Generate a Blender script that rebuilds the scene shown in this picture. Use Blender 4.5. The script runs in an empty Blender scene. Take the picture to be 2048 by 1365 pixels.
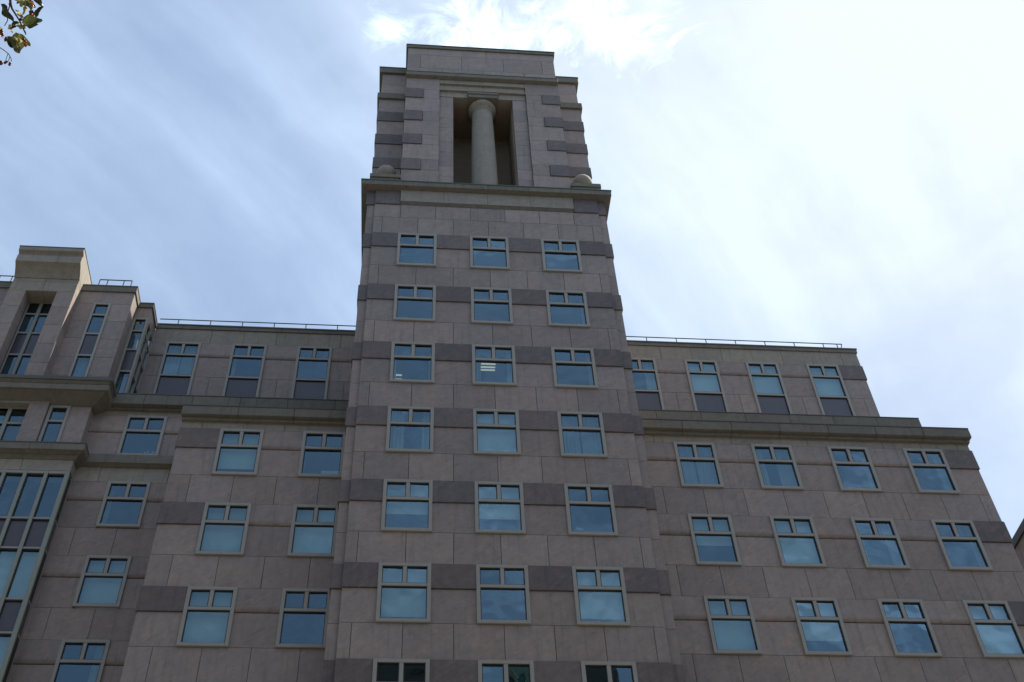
import bpy, bmesh, math, random
import numpy as np
from mathutils import Vector, Matrix
random.seed(7)
sc = bpy.context.scene
COL = sc.collection

# ------------------------------------------------------------------ camera
F_PX, YAW, PITCH, ROLL = 2336.106, 0.1251, 0.8444, -0.0578
CAM = Vector((-3.1839, -31.5857, -42.8784))
fw = Vector((math.sin(YAW)*math.cos(PITCH), math.cos(YAW)*math.cos(PITCH), math.sin(PITCH)))
rt = fw.cross(Vector((0, 0, 1))).normalized()
up = rt.cross(fw)
r2 = rt*math.cos(ROLL) + up*math.sin(ROLL)
u2 = -rt*math.sin(ROLL) + up*math.cos(ROLL)
cam = bpy.data.cameras.new('camera')
cam.sensor_width = 36
cam.lens = F_PX/2048*36
cam.clip_start = 0.05
cam.clip_end = 6000
co = bpy.data.objects.new('camera', cam)
COL.objects.link(co)
mm = Matrix((r2, u2, -fw)).transposed().to_4x4()
mm.translation = CAM
co.matrix_world = mm
sc.camera = co

# ------------------------------------------------------------------ light, sky, exposure
SUN = Vector((0.50, 0.123, 0.857)).normalized()
sl = bpy.data.lights.new('sun', 'SUN')
sl.energy = 5.0
sl.angle = math.radians(0.55)
sl.color = (1.0, 0.93, 0.80)
so = bpy.data.objects.new('sun', sl)
COL.objects.link(so)
so.rotation_euler = SUN.to_track_quat('Z', 'Y').to_euler()
so.location = (30, 0, 60)
SUN_EL = math.asin(SUN.z)
SUN_ROT = math.atan2(SUN.x, SUN.y)
sc.view_settings.view_transform = 'Standard'
sc.view_settings.look = 'None'
sc.view_settings.gamma = 1
sc.view_settings.exposure = 0.72
SKY_STRENGTH = 0.094

world = bpy.data.worlds.new('World')
sc.world = world
world.use_nodes = True


class NT:
    """tiny helper around a node tree"""
    def __init__(s, tree):
        s.t = tree
        tree.nodes.clear()

    def n(s, typ, ins=None, **kw):
        nd = s.t.nodes.new(typ)
        for k, v in kw.items():
            setattr(nd, k, v)
        for k, v in (ins or {}).items():
            if isinstance(v, bpy.types.NodeSocket):
                s.t.links.new(v, nd.inputs[k])
            else:
                nd.inputs[k].default_value = v
        return nd

    def math(s, op, a, b=0.0, c=0.0, clamp=False):
        return s.n('ShaderNodeMath', {0: a, 1: b, 2: c}, operation=op, use_clamp=clamp).outputs[0]

    def vmath(s, op, a, b=(0, 0, 0)):
        nd = s.n('ShaderNodeVectorMath', {0: a, 1: b}, operation=op)
        return nd.outputs['Value'] if op in ('DOT_PRODUCT', 'LENGTH', 'DISTANCE') else nd.outputs[0]

    def mix(s, f, a, b, blend='MIX'):
        return s.n('ShaderNodeMix', {0: f, 6: a, 7: b}, data_type='RGBA', blend_type=blend).outputs[2]

    def noise(s, v, scale, detail=4, rough=0.55, dist=0.0):
        return s.n('ShaderNodeTexNoise', {'Vector': v, 'Scale': scale, 'Detail': detail, 'Roughness': rough, 'Distortion': dist}).outputs['Fac']

    def rng(s, v, a, b, c=0.0, d=1.0, smooth=True):
        return s.n('ShaderNodeMapRange', {0: v, 1: a, 2: b, 3: c, 4: d}, interpolation_type='SMOOTHSTEP' if smooth else 'LINEAR').outputs[0]


def build_sky():
    w = NT(world.node_tree)
    sky = w.n('ShaderNodeTexSky', sky_type='NISHITA', sun_disc=False, sun_elevation=SUN_EL, sun_rotation=SUN_ROT,
              altitude=0, air_density=1.0, dust_density=0.8, ozone_density=1.0)
    tc = w.n('ShaderNodeTexCoord').outputs['Generated']
    sep = w.n('ShaderNodeSeparateXYZ', {0: tc})
    z = w.math('MAXIMUM', sep.outputs[2], 0.06)
    px = w.math('DIVIDE', sep.outputs[0], z)
    py = w.math('DIVIDE', sep.outputs[1], z)
    P = w.n('ShaderNodeCombineXYZ', {0: px, 1: py, 2: 0.0}).outputs[0]     # position on a flat cloud layer
    # thin streaky cirrus
    warp = w.n('ShaderNodeTexNoise', {'Vector': P, 'Scale': 2.2, 'Detail': 3}).outputs['Color']
    Pw = w.n('ShaderNodeVectorMath', {0: warp, 1: (0.16, 0.16, 0), 2: P}, operation='MULTIPLY_ADD').outputs[0]
    st = w.n('ShaderNodeMapping', {'Vector': Pw, 'Rotation': (0, 0, math.radians(-53))}).outputs[0]
    st = w.n('ShaderNodeMapping', {'Vector': st, 'Scale': (1.0, 5.0, 1.0)}).outputs[0]
    c1 = w.noise(st, 2.0, 5, 0.50)
    c1b = w.noise(Pw, 1.4, 5, 0.55)
    cir = w.rng(w.math('ADD', w.math('MULTIPLY', c1, 0.6), w.math('MULTIPLY', c1b, 0.62)), 0.50, 0.80)
    # broad veil, thicker on the sunny side of the sky
    dsun = w.vmath('DOT_PRODUCT', w.vmath('NORMALIZE', tc), tuple(SUN))
    veil_g = w.rng(dsun, 0.72, 0.985, 0.52, 1.0)
    blot = w.noise(Pw, 3.4, 7, 0.6)
    veil = w.math('MULTIPLY', veil_g, w.rng(blot, 0.25, 0.65, 0.70, 1.0))

    # broken bright cumulus scraps at given places of the layer
    def puff(cx, cy, rx, ry, lo, hi, seed, rot=0):
        m = w.n('ShaderNodeMapping', {'Vector': Pw, 'Location': (-cx-0.08, -cy-0.08, 0), 'Scale': (1, 1, 1)}).outputs[0]
        m = w.n('ShaderNodeMapping', {'Vector': m, 'Rotation': (0, 0, rot), 'Scale': (1/rx, 1/ry, 1)}).outputs[0]
        d = w.rng(w.vmath('LENGTH', m), 0.0, 1.1, 1.0, 0.0)
        nn = w.noise(w.vmath('ADD', P, (seed, seed*0.7, 0)), 14.0, 9, 0.66, 2.2)
        return w.rng(w.math('ADD', nn, w.math('MULTIPLY', d, 0.42)), lo, hi)
    p1 = puff(0.085, 0.485, 0.18, 0.080, 0.69, 0.92, 3.1)
    p2 = puff(0.165, 0.475, 0.13, 0.085, 0.68, 0.93, 5.3)
    p3 = puff(-0.040, 0.487, 0.045, 0.040, 0.68, 0.98, 9.7)
    puffs = w.math('MAXIMUM', w.math('MAXIMUM', p1, p2), p3)
    amt = w.math('ADD', w.math('MULTIPLY', cir, 0.34), veil, clamp=True)
    amt = w.math('MAXIMUM', amt, w.math('MULTIPLY', puffs, 0.95))
    amt = w.math('MULTIPLY', amt, w.rng(sep.outputs[2], 0.02, 0.15))
    # clouds scatter more light when seen near the sun
    # loose cloud patches in the half of the sky that only the windows see
    back = w.math('MULTIPLY', w.rng(sep.outputs[1], -0.05, -0.35, 0.0, 1.0), w.rng(w.noise(Pw, 1.9, 7, 0.6, 0.5), 0.46, 0.66, 0.0, 0.85))
    amt = w.math('MAXIMUM', amt, back)
    bright = w.rng(w.math('ADD', dsun, w.math('MULTIPLY', back, 0.3)), 0.2, 1.0, CLOUD_LO, CLOUD_HI)
    bright = w.math('ADD', bright, w.math('ADD', w.math('MULTIPLY', puffs, 3.0), w.math('MULTIPLY', back, 3.0)))
    tint = w.mix(w.rng(dsun, 0.70, 0.93), (0.70, 0.90, 1.20, 1), (0.86, 0.96, 1.06, 1))
    cc = w.n('ShaderNodeVectorMath', {0: tint, 3: bright}, operation='SCALE').outputs[0]
    col = w.mix(amt, sky.outputs[0], cc)
    bg = w.n('ShaderNodeBackground', {'Color': col, 'Strength': SKY_STRENGTH})
    out = w.n('ShaderNodeOutputWorld', {'Surface': bg.outputs[0]})


CLOUD_LO, CLOUD_HI = 4.3, 7.0
build_sky()

# ------------------------------------------------------------------ materials
def mat(name):
    m = bpy.data.materials.new(name)
    m.use_nodes = True
    return m, NT(m.node_tree)


def out(w, sh, disp=None):
    w.n('ShaderNodeOutputMaterial', {'Surface': sh})


def stone(name, a, b, vein, speck=0.10, veinamt=0.35, rough=0.62, isl=0.13, bump=0.25):
    m, w = mat(name)
    geo = w.n('ShaderNodeNewGeometry')
    r = geo.outputs['Random Per Island']
    tc = w.n('ShaderNodeTexCoord').outputs['Object']
    r3 = w.n('ShaderNodeTexWhiteNoise', {'W': r}, noise_dimensions='1D').outputs['Color']
    off = w.n('ShaderNodeVectorMath', {0: r3, 3: 37.0}, operation='SCALE').outputs[0]
    v = w.vmath('ADD', tc, off)
    big = w.noise(v, 0.9, 5, 0.6, 0.8)
    base = w.mix(w.rng(w.math('ADD', w.math('MULTIPLY', big, 0.75), w.math('MULTIPLY', r, 0.22)), 0.30, 0.72), a, b)
    # diagonal salmon streaks of the granite
    rot = w.math('MULTIPLY', r, 1.2)
    st = w.n('ShaderNodeMapping', {'Vector': v, 'Rotation': (0, math.radians(36), 0)}).outputs[0]
    st = w.n('ShaderNodeMapping', {'Vector': st, 'Scale': (0.8, 1.0, 3.6)}).outputs[0]
    vn = w.noise(st, 1.6, 6, 0.62, 1.2)
    base = w.mix(w.math('MULTIPLY', w.rng(vn, 0.50, 0.74), veinamt), base, vein)
    dk = w.noise(st, 2.3, 5, 0.6, 0.6)
    base = w.mix(w.math('MULTIPLY', w.rng(dk, 0.50, 0.78), 0.45), base, tuple(c*0.62 for c in a[:3]) + (1,))
    mot = w.noise(v, 3.6, 6, 0.68, 0.4)
    mk = w.rng(mot, 0.30, 0.70, 0.88, 1.11, False)
    base = w.mix(1.0, base, w.n('ShaderNodeCombineColor', {0: mk, 1: mk, 2: mk}).outputs[0], 'MULTIPLY')
    # grain
    g = w.noise(tc, 46.0, 3, 0.7)
    base = w.mix(1.0, base, w.n('ShaderNodeCombineColor', {0: w.rng(g, 0.3, 0.7, 1-speck, 1+speck, False), 1: w.rng(g, 0.3, 0.7, 1-speck, 1+speck, False), 2: w.rng(g, 0.3, 0.7, 1-speck, 1+speck, False)}).outputs[0], 'MULTIPLY')
    # slab to slab tone
    tone = w.rng(w.n('ShaderNodeTexWhiteNoise', {'W': w.math('ADD', r, 3.3)}, noise_dimensions='1D').outputs['Value'], 0, 1, 1-isl, 1+isl*0.7, False)
    base = w.mix(1.0, base, w.n('ShaderNodeCombineColor', {0: tone, 1: tone, 2: tone}).outputs[0], 'MULTIPLY')
    # rain streaks running down the stone
    ss = w.n('ShaderNodeMapping', {'Vector': tc, 'Scale': (5.5, 5.5, 0.35)}).outputs[0]
    sn = w.noise(ss, 1.0, 5, 0.65)
    base = w.mix(w.math('MULTIPLY', w.rng(sn, 0.50, 0.78), 0.52), base, tuple(c*0.5 for c in a[:3]) + (1,))
    bp = w.n('ShaderNodeBump', {'Height': g, 'Strength': bump, 'Distance': 0.01})
    s = w.n('ShaderNodeBsdfPrincipled', {'Base Color': base, 'Roughness': rough, 'Normal': bp.outputs[0]})
    s.inputs['Specular IOR Level'].default_value = 0.35
    out(w, s.outputs[0])
    return m


def plain(name, col, rough=0.6, metal=0.0, var=0.12, scale=3.0, spec=0.4):
    m, w = mat(name)
    tc = w.n('ShaderNodeTexCoord').outputs['Object']
    n1 = w.noise(tc, scale, 5, 0.6)
    n2 = w.noise(tc, scale*12, 3, 0.6)
    k = w.rng(w.math('ADD', w.math('MULTIPLY', n1, 0.7), w.math('MULTIPLY', n2, 0.3)), 0.3, 0.7, 1-var, 1+var, False)
    base = w.mix(1.0, tuple(col) + (1,), w.n('ShaderNodeCombineColor', {0: k, 1: k, 2: k}).outputs[0], 'MULTIPLY')
    s = w.n('ShaderNodeBsdfPrincipled', {'Base Color': base, 'Roughness': rough, 'Metallic': metal})
    s.inputs['Specular IOR Level'].default_value = spec
    out(w, s.outputs[0])
    return m


M = {}
M['light'] = stone('pink_grey_granite', (0.275, 0.235, 0.218, 1), (0.342, 0.272, 0.236, 1), (0.46, 0.29, 0.215, 1), veinamt=0.60)
M['dark'] = stone('dark_granite', (0.130, 0.113, 0.112, 1), (0.175, 0.140, 0.128, 1), (0.34, 0.19, 0.145, 1), veinamt=0.50, isl=0.12)
M['beige'] = stone('weathered_limestone', (0.292, 0.262, 0.218, 1), (0.335, 0.292, 0.236, 1), (0.34, 0.27, 0.19, 1), veinamt=0.15, isl=0.06, rough=0.8)
M['cornice'] = stone('moulded_limestone', (0.160, 0.149, 0.124, 1), (0.205, 0.184, 0.145, 1), (0.26, 0.21, 0.14, 1), veinamt=0.15, isl=0.06, rough=0.8)
M['joint'] = plain('joint_mortar', (0.045, 0.038, 0.034), 0.9)
M['frame'] = plain('painted_frame', (0.325, 0.310, 0.275), 0.5, var=0.07)
M['greenframe'] = plain('painted_mullion', (0.27, 0.29, 0.245), 0.5, var=0.07)
M['sash'] = plain('dark_bronze_sash', (0.040, 0.037, 0.036), 0.55)
M['spandrel'] = plain('spandrel_panel', (0.060, 0.052, 0.062), 0.28, var=0.2, scale=1.5, spec=0.6)
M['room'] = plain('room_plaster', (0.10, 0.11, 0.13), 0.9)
M['roof'] = plain('roof_membrane', (0.12, 0.12, 0.115), 0.9)
M['rail'] = plain('railing_steel', (0.05, 0.055, 0.065), 0.5)
M['copper'] = plain('green_copper_edge', (0.07, 0.115, 0.095), 0.6)
M['niche'] = plain('belvedere_inside', (0.30, 0.235, 0.17), 0.9)
M['blind'] = plain('blind_fabric', (0.80, 0.81, 0.75), 0.9, var=0.05)
M['paper'] = plain('white_card', (0.75, 0.75, 0.70), 0.8, var=0.05)
M['asphalt'] = plain('asphalt', (0.05, 0.05, 0.052), 0.9, scale=0.7)
M['paving'] = plain('concrete_paving', (0.15, 0.145, 0.135), 0.9, scale=0.7)
M['earth'] = plain('grass_earth', (0.07, 0.085, 0.04), 0.95, scale=0.05)
M['paint'] = plain('road_paint', (0.7, 0.7, 0.66), 0.7)
M['oppo'] = plain('opposite_stone', (0.14, 0.12, 0.105), 0.8, scale=0.6)
M['patina'] = plain('green_copper_roof', (0.10, 0.20, 0.14), 0.6, scale=0.5)
M['bark'] = plain('bark', (0.085, 0.065, 0.05), 0.9, var=0.35, scale=9)
M['berry'] = plain('red_berry', (0.09, 0.012, 0.025), 0.35, var=0.3, scale=40)


def curtain_mat():
    m, w = mat('curtain_cloth')
    tc = w.n('ShaderNodeTexCoord').outputs['Object']
    n = w.noise(w.n('ShaderNodeMapping', {'Vector': tc, 'Scale': (9, 9, 0.3)}).outputs[0], 2.0, 3)
    col = w.mix(n, (0.48, 0.52, 0.50, 1), (0.72, 0.75, 0.72, 1))
    d = w.n('ShaderNodeBsdfDiffuse', {'Color': col})
    t = w.n('ShaderNodeBsdfTranslucent', {'Color': col})
    mx = w.n('ShaderNodeMixShader', {0: 0.25, 1: d.outputs[0], 2: t.outputs[0]})
    out(w, mx.outputs[0])
    return m


M['curtain'] = curtain_mat()


def glass_mat():
    m, w = mat('tinted_glass')
    tc = w.n('ShaderNodeTexCoord').outputs['Object']
    n = w.noise(tc, 0.55, 2, 0.5)
    bp = w.n('ShaderNodeBump', {'Height': n, 'Strength': 0.14, 'Distance': 0.25})
    geo = w.n('ShaderNodeNewGeometry')
    c = w.math('ABSOLUTE', w.vmath('DOT_PRODUCT', geo.outputs['Incoming'], geo.outputs['Normal']))
    f = w.math('ADD', w.math('MULTIPLY', w.math('POWER', w.math('SUBTRACT', 1.0, c, clamp=True), 3.5), 0.8), 0.24, clamp=True)
    tr = w.n('ShaderNodeBsdfTransparent', {'Color': (0.56, 0.70, 0.70, 1)})
    gl = w.n('ShaderNodeBsdfGlossy', {'Color': (0.40, 0.60, 0.72, 1), 'Roughness': 0.015, 'Normal': bp.outputs[0]})
    mx = w.n('ShaderNodeMixShader', {0: f, 1: tr.outputs[0], 2: gl.outputs[0]})
    out(w, mx.outputs[0])
    return m


M['glass'] = glass_mat()


def emit(name, col, s):
    m, w = mat(name)
    e = w.n('ShaderNodeEmission', {'Color': tuple(col) + (1,), 'Strength': s})
    out(w, e.outputs[0])
    return m


M['lamp'] = emit('lamp_tube', (1.0, 0.86, 0.62), 0.42)


def leaf_mat(name, ca, cb, ct, tf):
    m, w = mat(name)
    tc = w.n('ShaderNodeTexCoord').outputs['Object']
    geo = w.n('ShaderNodeNewGeometry')
    n = w.noise(tc, 6.0, 4, 0.6)
    r = geo.outputs['Random Per Island']
    c = w.mix(w.rng(w.math('ADD', w.math('MULTIPLY', n, 0.6), w.math('MULTIPLY', r, 0.5)), 0.3, 0.85), ca, cb)
    c = w.mix(w.rng(w.noise(tc, 17.0, 4, 0.6), 0.62, 0.78), c, (0.22, 0.10, 0.05, 1))
    d = w.n('ShaderNodeBsdfPrincipled', {'Base Color': c, 'Roughness': 0.45})
    t = w.n('ShaderNodeBsdfTranslucent', {'Color': w.mix(0.6, c, ct)})
    mx = w.n('ShaderNodeMixShader', {0: tf, 1: d.outputs[0], 2: t.outputs[0]})
    out(w, mx.outputs[0])
    return m


M['leaf'] = leaf_mat('leaf', (0.018, 0.042, 0.016, 1), (0.085, 0.095, 0.025, 1), (0.20, 0.26, 0.06, 1), 0.25)
M['leaf_dark'] = leaf_mat('leaf_dark', (0.012, 0.024, 0.018, 1), (0.04, 0.05, 0.025, 1), (0.06, 0.08, 0.03, 1), 0.12)
M['leaf_red'] = leaf_mat('leaf_red', (0.12, 0.03, 0.03, 1), (0.25, 0.10, 0.06, 1), (0.40, 0.12, 0.06, 1), 0.25)
M['leaf_sunlit'] = leaf_mat('leaf_sunlit', (0.16, 0.17, 0.06, 1), (0.40, 0.36, 0.17, 1), (0.70, 0.66, 0.30, 1), 0.45)  # cream colour paints sunlit highlights into these leaves


# ------------------------------------------------------------------ mesh helpers
class MB:
    def __init__(s):
        s.v, s.f, s.m, s.mats = [], [], [], []

    def mi(s, key):
        if key not in s.mats:
            s.mats.append(key)
        return s.mats.index(key)

    def hexa(s, p, key='light'):
        """8 corners: bottom ring 0-3 (counter-clockwise from above) and top ring 4-7"""
        b = len(s.v)
        s.v += [tuple(q) for q in p]
        for q in ((3, 2, 1, 0), (4, 5, 6, 7), (0, 1, 5, 4), (1, 2, 6, 5), (2, 3, 7, 6), (3, 0, 4, 7)):
            s.f.append(tuple(b+i for i in q))
            s.m.append(s.mi(key))

    def box(s, x0, x1, y0, y1, z0, z1, key='light'):
        if x1-x0 < 1e-4 or y1-y0 < 1e-4 or z1-z0 < 1e-4:
            return
        if key in ('cornice', 'beige') and x1-x0 > 2.9 and x1-x0 < 60:
            # long courses are laid in separate blocks with open joints
            n = max(2, round((x1-x0)/2.05))
            for i in range(n):
                a, b = x0+(x1-x0)*i/n, x0+(x1-x0)*(i+1)/n
                s.box(a+(0.006 if i else 0), b-(0.006 if i < n-1 else 0), y0+random.uniform(0, 0.004), y1, z0, z1, key)
            return
        s.hexa([(x0, y0, z0), (x1, y0, z0), (x1, y1, z0), (x0, y1, z0), (x0, y0, z1), (x1, y0, z1), (x1, y1, z1), (x0, y1, z1)], key)

    def frust(s, x0, x1, y0, y1, z0, e0, z1, e1, key='cornice', back=False):
        """footprint grown by e0 at the bottom and by e1 at the top (front and both sides)"""
        b0 = e0 if back else 0
        b1 = e1 if back else 0
        s.hexa([(x0-e0, y0-e0, z0), (x1+e0, y0-e0, z0), (x1+e0, y1+b0, z0), (x0-e0, y1+b0, z0),
                (x0-e1, y0-e1, z1), (x1+e1, y0-e1, z1), (x1+e1, y1+b1, z1), (x0-e1, y1+b1, z1)], key)

    def prism(s, prof, x0, x1, key='cornice'):
        """profile of (y, z) points extruded along x"""
        b = len(s.v)
        n = len(prof)
        s.v += [(x0, y, z) for y, z in prof] + [(x1, y, z) for y, z in prof]
        s.f.append(tuple(b+i for i in range(n)))
        s.m.append(s.mi(key))
        s.f.append(tuple(b+n+i for i in reversed(range(n))))
        s.m.append(s.mi(key))
        for i in range(n):
            j = (i+1) % n
            s.f.append((b+i, b+n+i, b+n+j, b+j))
            s.m.append(s.mi(key))

    def lathe(s, prof, cx, cy, key='beige', n=40, smooth=True):
        b = len(s.v)
        for r, z in prof:
            for k in range(n):
                a = 2*math.pi*k/n
                s.v.append((cx+r*math.cos(a), cy+r*math.sin(a), z))
        for i in range(len(prof)-1):
            for k in range(n):
                k2 = (k+1) % n
                s.f.append((b+i*n+k, b+i*n+k2, b+(i+1)*n+k2, b+(i+1)*n+k))
                s.m.append(s.mi(key))

    def tube(s, pts, r0, r1=None, key='rail', n=8):
        r1 = r0 if r1 is None else r1
        pts = [Vector(q) for q in pts]
        b = len(s.v)
        for i, q in enumerate(pts):
            d = (pts[min(i+1, len(pts)-1)] - pts[max(i-1, 0)]).normalized()
            a = d.cross(Vector((0.13, 0.21, 0.97)) if abs(d.z) < 0.9 else Vector((1, 0, 0))).normalized()
            c = d.cross(a)
            r = r0+(r1-r0)*i/max(1, len(pts)-1)
            for k in range(n):
                t = 2*math.pi*k/n
                s.v.append(tuple(q+a*r*math.cos(t)+c*r*math.sin(t)))
        for i in range(len(pts)-1):
            for k in range(n):
                k2 = (k+1) % n
                s.f.append((b+i*n+k, b+i*n+k2, b+(i+1)*n+k2, b+(i+1)*n+k))
                s.m.append(s.mi(key))
        s.f.append(tuple(b+k for k in reversed(range(n))))
        s.m.append(s.mi(key))
        s.f.append(tuple(b+(len(pts)-1)*n+k for k in range(n)))
        s.m.append(s.mi(key))

    def build(s, name, parent=None, smooth=False, label=None, bevel=0):
        me = bpy.data.meshes.new(name)
        me.from_pydata(s.v, [], s.f)
        for k in s.mats:
            me.materials.append(M[k])
        me.polygons.foreach_set('material_index', s.m)
        bm = bmesh.new()
        bm.from_mesh(me)
        bmesh.ops.recalc_face_normals(bm, faces=bm.faces)
        bm.to_mesh(me)
        bm.free()
        if smooth:
            me.polygons.foreach_set('use_smooth', [True]*len(me.polygons))
        me.update()
        o = bpy.data.objects.new(name, me)
        COL.objects.link(o)
        if parent:
            o.parent = parent
        if label:
            o['label'] = label
        if bevel:
            bv = o.modifiers.new('bevel', 'BEVEL')
            bv.width = bevel
            bv.segments = 1
            bv.limit_method = 'ANGLE'
        return o


def thing(name, loc, label, cat, group=None):
    o = bpy.data.objects.new(name, None)
    COL.objects.link(o)
    o.location = loc
    o['label'] = label
    o['category'] = cat
    if group:
        o['group'] = group
    return o


def tag(o, label, cat, group=None):
    o['label'] = label
    o['category'] = cat
    if group:
        o['group'] = group
    return o


# ------------------------------------------------------------------ the ground, road and pavement
GZ = -44.5
g = MB()
g.box(-900, 900, -900, 900, GZ-1.0, GZ-0.15, 'earth')
tag(g.build('ground'), 'ground around the office block', 'ground')['kind'] = 'structure'
g = MB()
g.box(-300, 300, -47, -36, GZ-0.148, GZ-0.12, 'asphalt')
for k in range(-30, 30):
    g.box(k*9.0, k*9.0+3.2, -41.6, -41.45, GZ-0.119, GZ-0.116, 'paint')
tag(g.build('road'), 'asphalt street in front of the office block', 'road')['kind'] = 'structure'
g = MB()
g.box(-300, 300, -36, 60, GZ-0.149, GZ, 'paving')
g.box(-300, 300, -52, -47, GZ-0.149, GZ, 'paving')
tag(g.build('pavement'), 'concrete pavement at the foot of the office block', 'pavement')['kind'] = 'structure'

# ------------------------------------------------------------------ the office building
B = bpy.data.objects.new('office_building', None)
COL.objects.link(B)
tag(B, 'tall stepped granite office building with banded tower, column belvedere and two wings', 'building')

GAP = 0.009


def split(x0, x1, z0, z1, openings):
    iv = [(x0, x1)]
    for (a, b, c, d) in openings:
        if d <= z0+0.02 or c >= z1-0.02:
            continue
        nx = []
        for (p, q) in iv:
            if b <= p or a >= q:
                nx.append((p, q))
            else:
                if a > p:
                    nx.append((p, a))
                if b < q:
                    nx.append((b, q))
        iv = nx
    return iv


def facade(W, y, x0, x1, courses, openings, depth=0.35):
    """courses: (ztop, zbottom, kind, joints, darkranges) laid as real slabs with open joints"""
    for (zt, zb, kind, joints, dark) in courses:
        for (p, q) in split(x0, x1, zb, zt, openings):
            W.box(p, q, y+0.035, y+depth, zb, zt, 'joint')
            cuts = [p] + sorted(j for j in joints if p+0.12 < j < q-0.12) + [q]
            for d in dark:
                cuts = sorted(set(cuts + [e for e in d if p+0.05 < e < q-0.05]))
            for a, b in zip(cuts, cuts[1:]):
                A = a+(GAP if a > x0 else 0)
                Bx = b-(GAP if b < x1 else 0)
                key = 'light'
                f = y
                mid = (a+b)/2
                isd = any(d[0]-0.01 <= mid <= d[1]+0.01 for d in dark)
                if kind == 'dark' or isd:
                    # polished darker band standing a little proud
                    W.box(A, Bx, y-0.05, y+0.034, zb+0.015, zt-0.002, 'dark')
                    continue
                if kind == 'beige':
                    W.box(A, Bx, y-0.004, y+0.034, zb+GAP, zt-GAP, 'beige')
                    continue
                if kind == 'groove':
                    # slab whose lower edge is cut back
                    cove = [(0.033, 0.046), (-0.008, 0.075), (-0.034, 0.135), (-0.045, 0.21)]
                    W.prism([(y+0.034, zb+0.045)] + [(y+q[0], zb+q[1]) for q in cove] + [(y-0.012, zt-GAP), (y+0.034, zt-GAP)], A, Bx, 'light')
                    continue
                W.box(A, Bx, y, y+0.034, zb+GAP, zt-GAP, key)


WH = 2.33


def storey(z, joints, joff=(), kind='dark', dark=()):
    return [(z, z-1.0, kind, (), dark), (z-1.0, z-2.34, 'light', joff, ()), (z-2.34, z-3.7, 'light', joints, ())]


def rng(a, step, b):
    r = []
    while a < b:
        r.append(a)
        a += step
    return r


# ---------------- window builder
def curtain_sheet(mb, x0, x1, y, z0, z1, amp=0.035, wl=0.14, key='curtain'):
    n = max(4, int((x1-x0)/0.035))
    b = len(mb.v)
    ph = random.random()*6
    for i in range(n+1):
        x = x0+(x1-x0)*i/n
        yy = y+amp*math.sin(2*math.pi*x/wl+ph)+0.02*math.sin(2*math.pi*x/0.37+ph*2)
        mb.v += [(x, yy, z0), (x, yy, z1)]
    for i in range(n):
        mb.f.append((b+2*i, b+2*i+2, b+2*i+3, b+2*i+1))
        mb.m.append(mb.mi(key))


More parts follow.
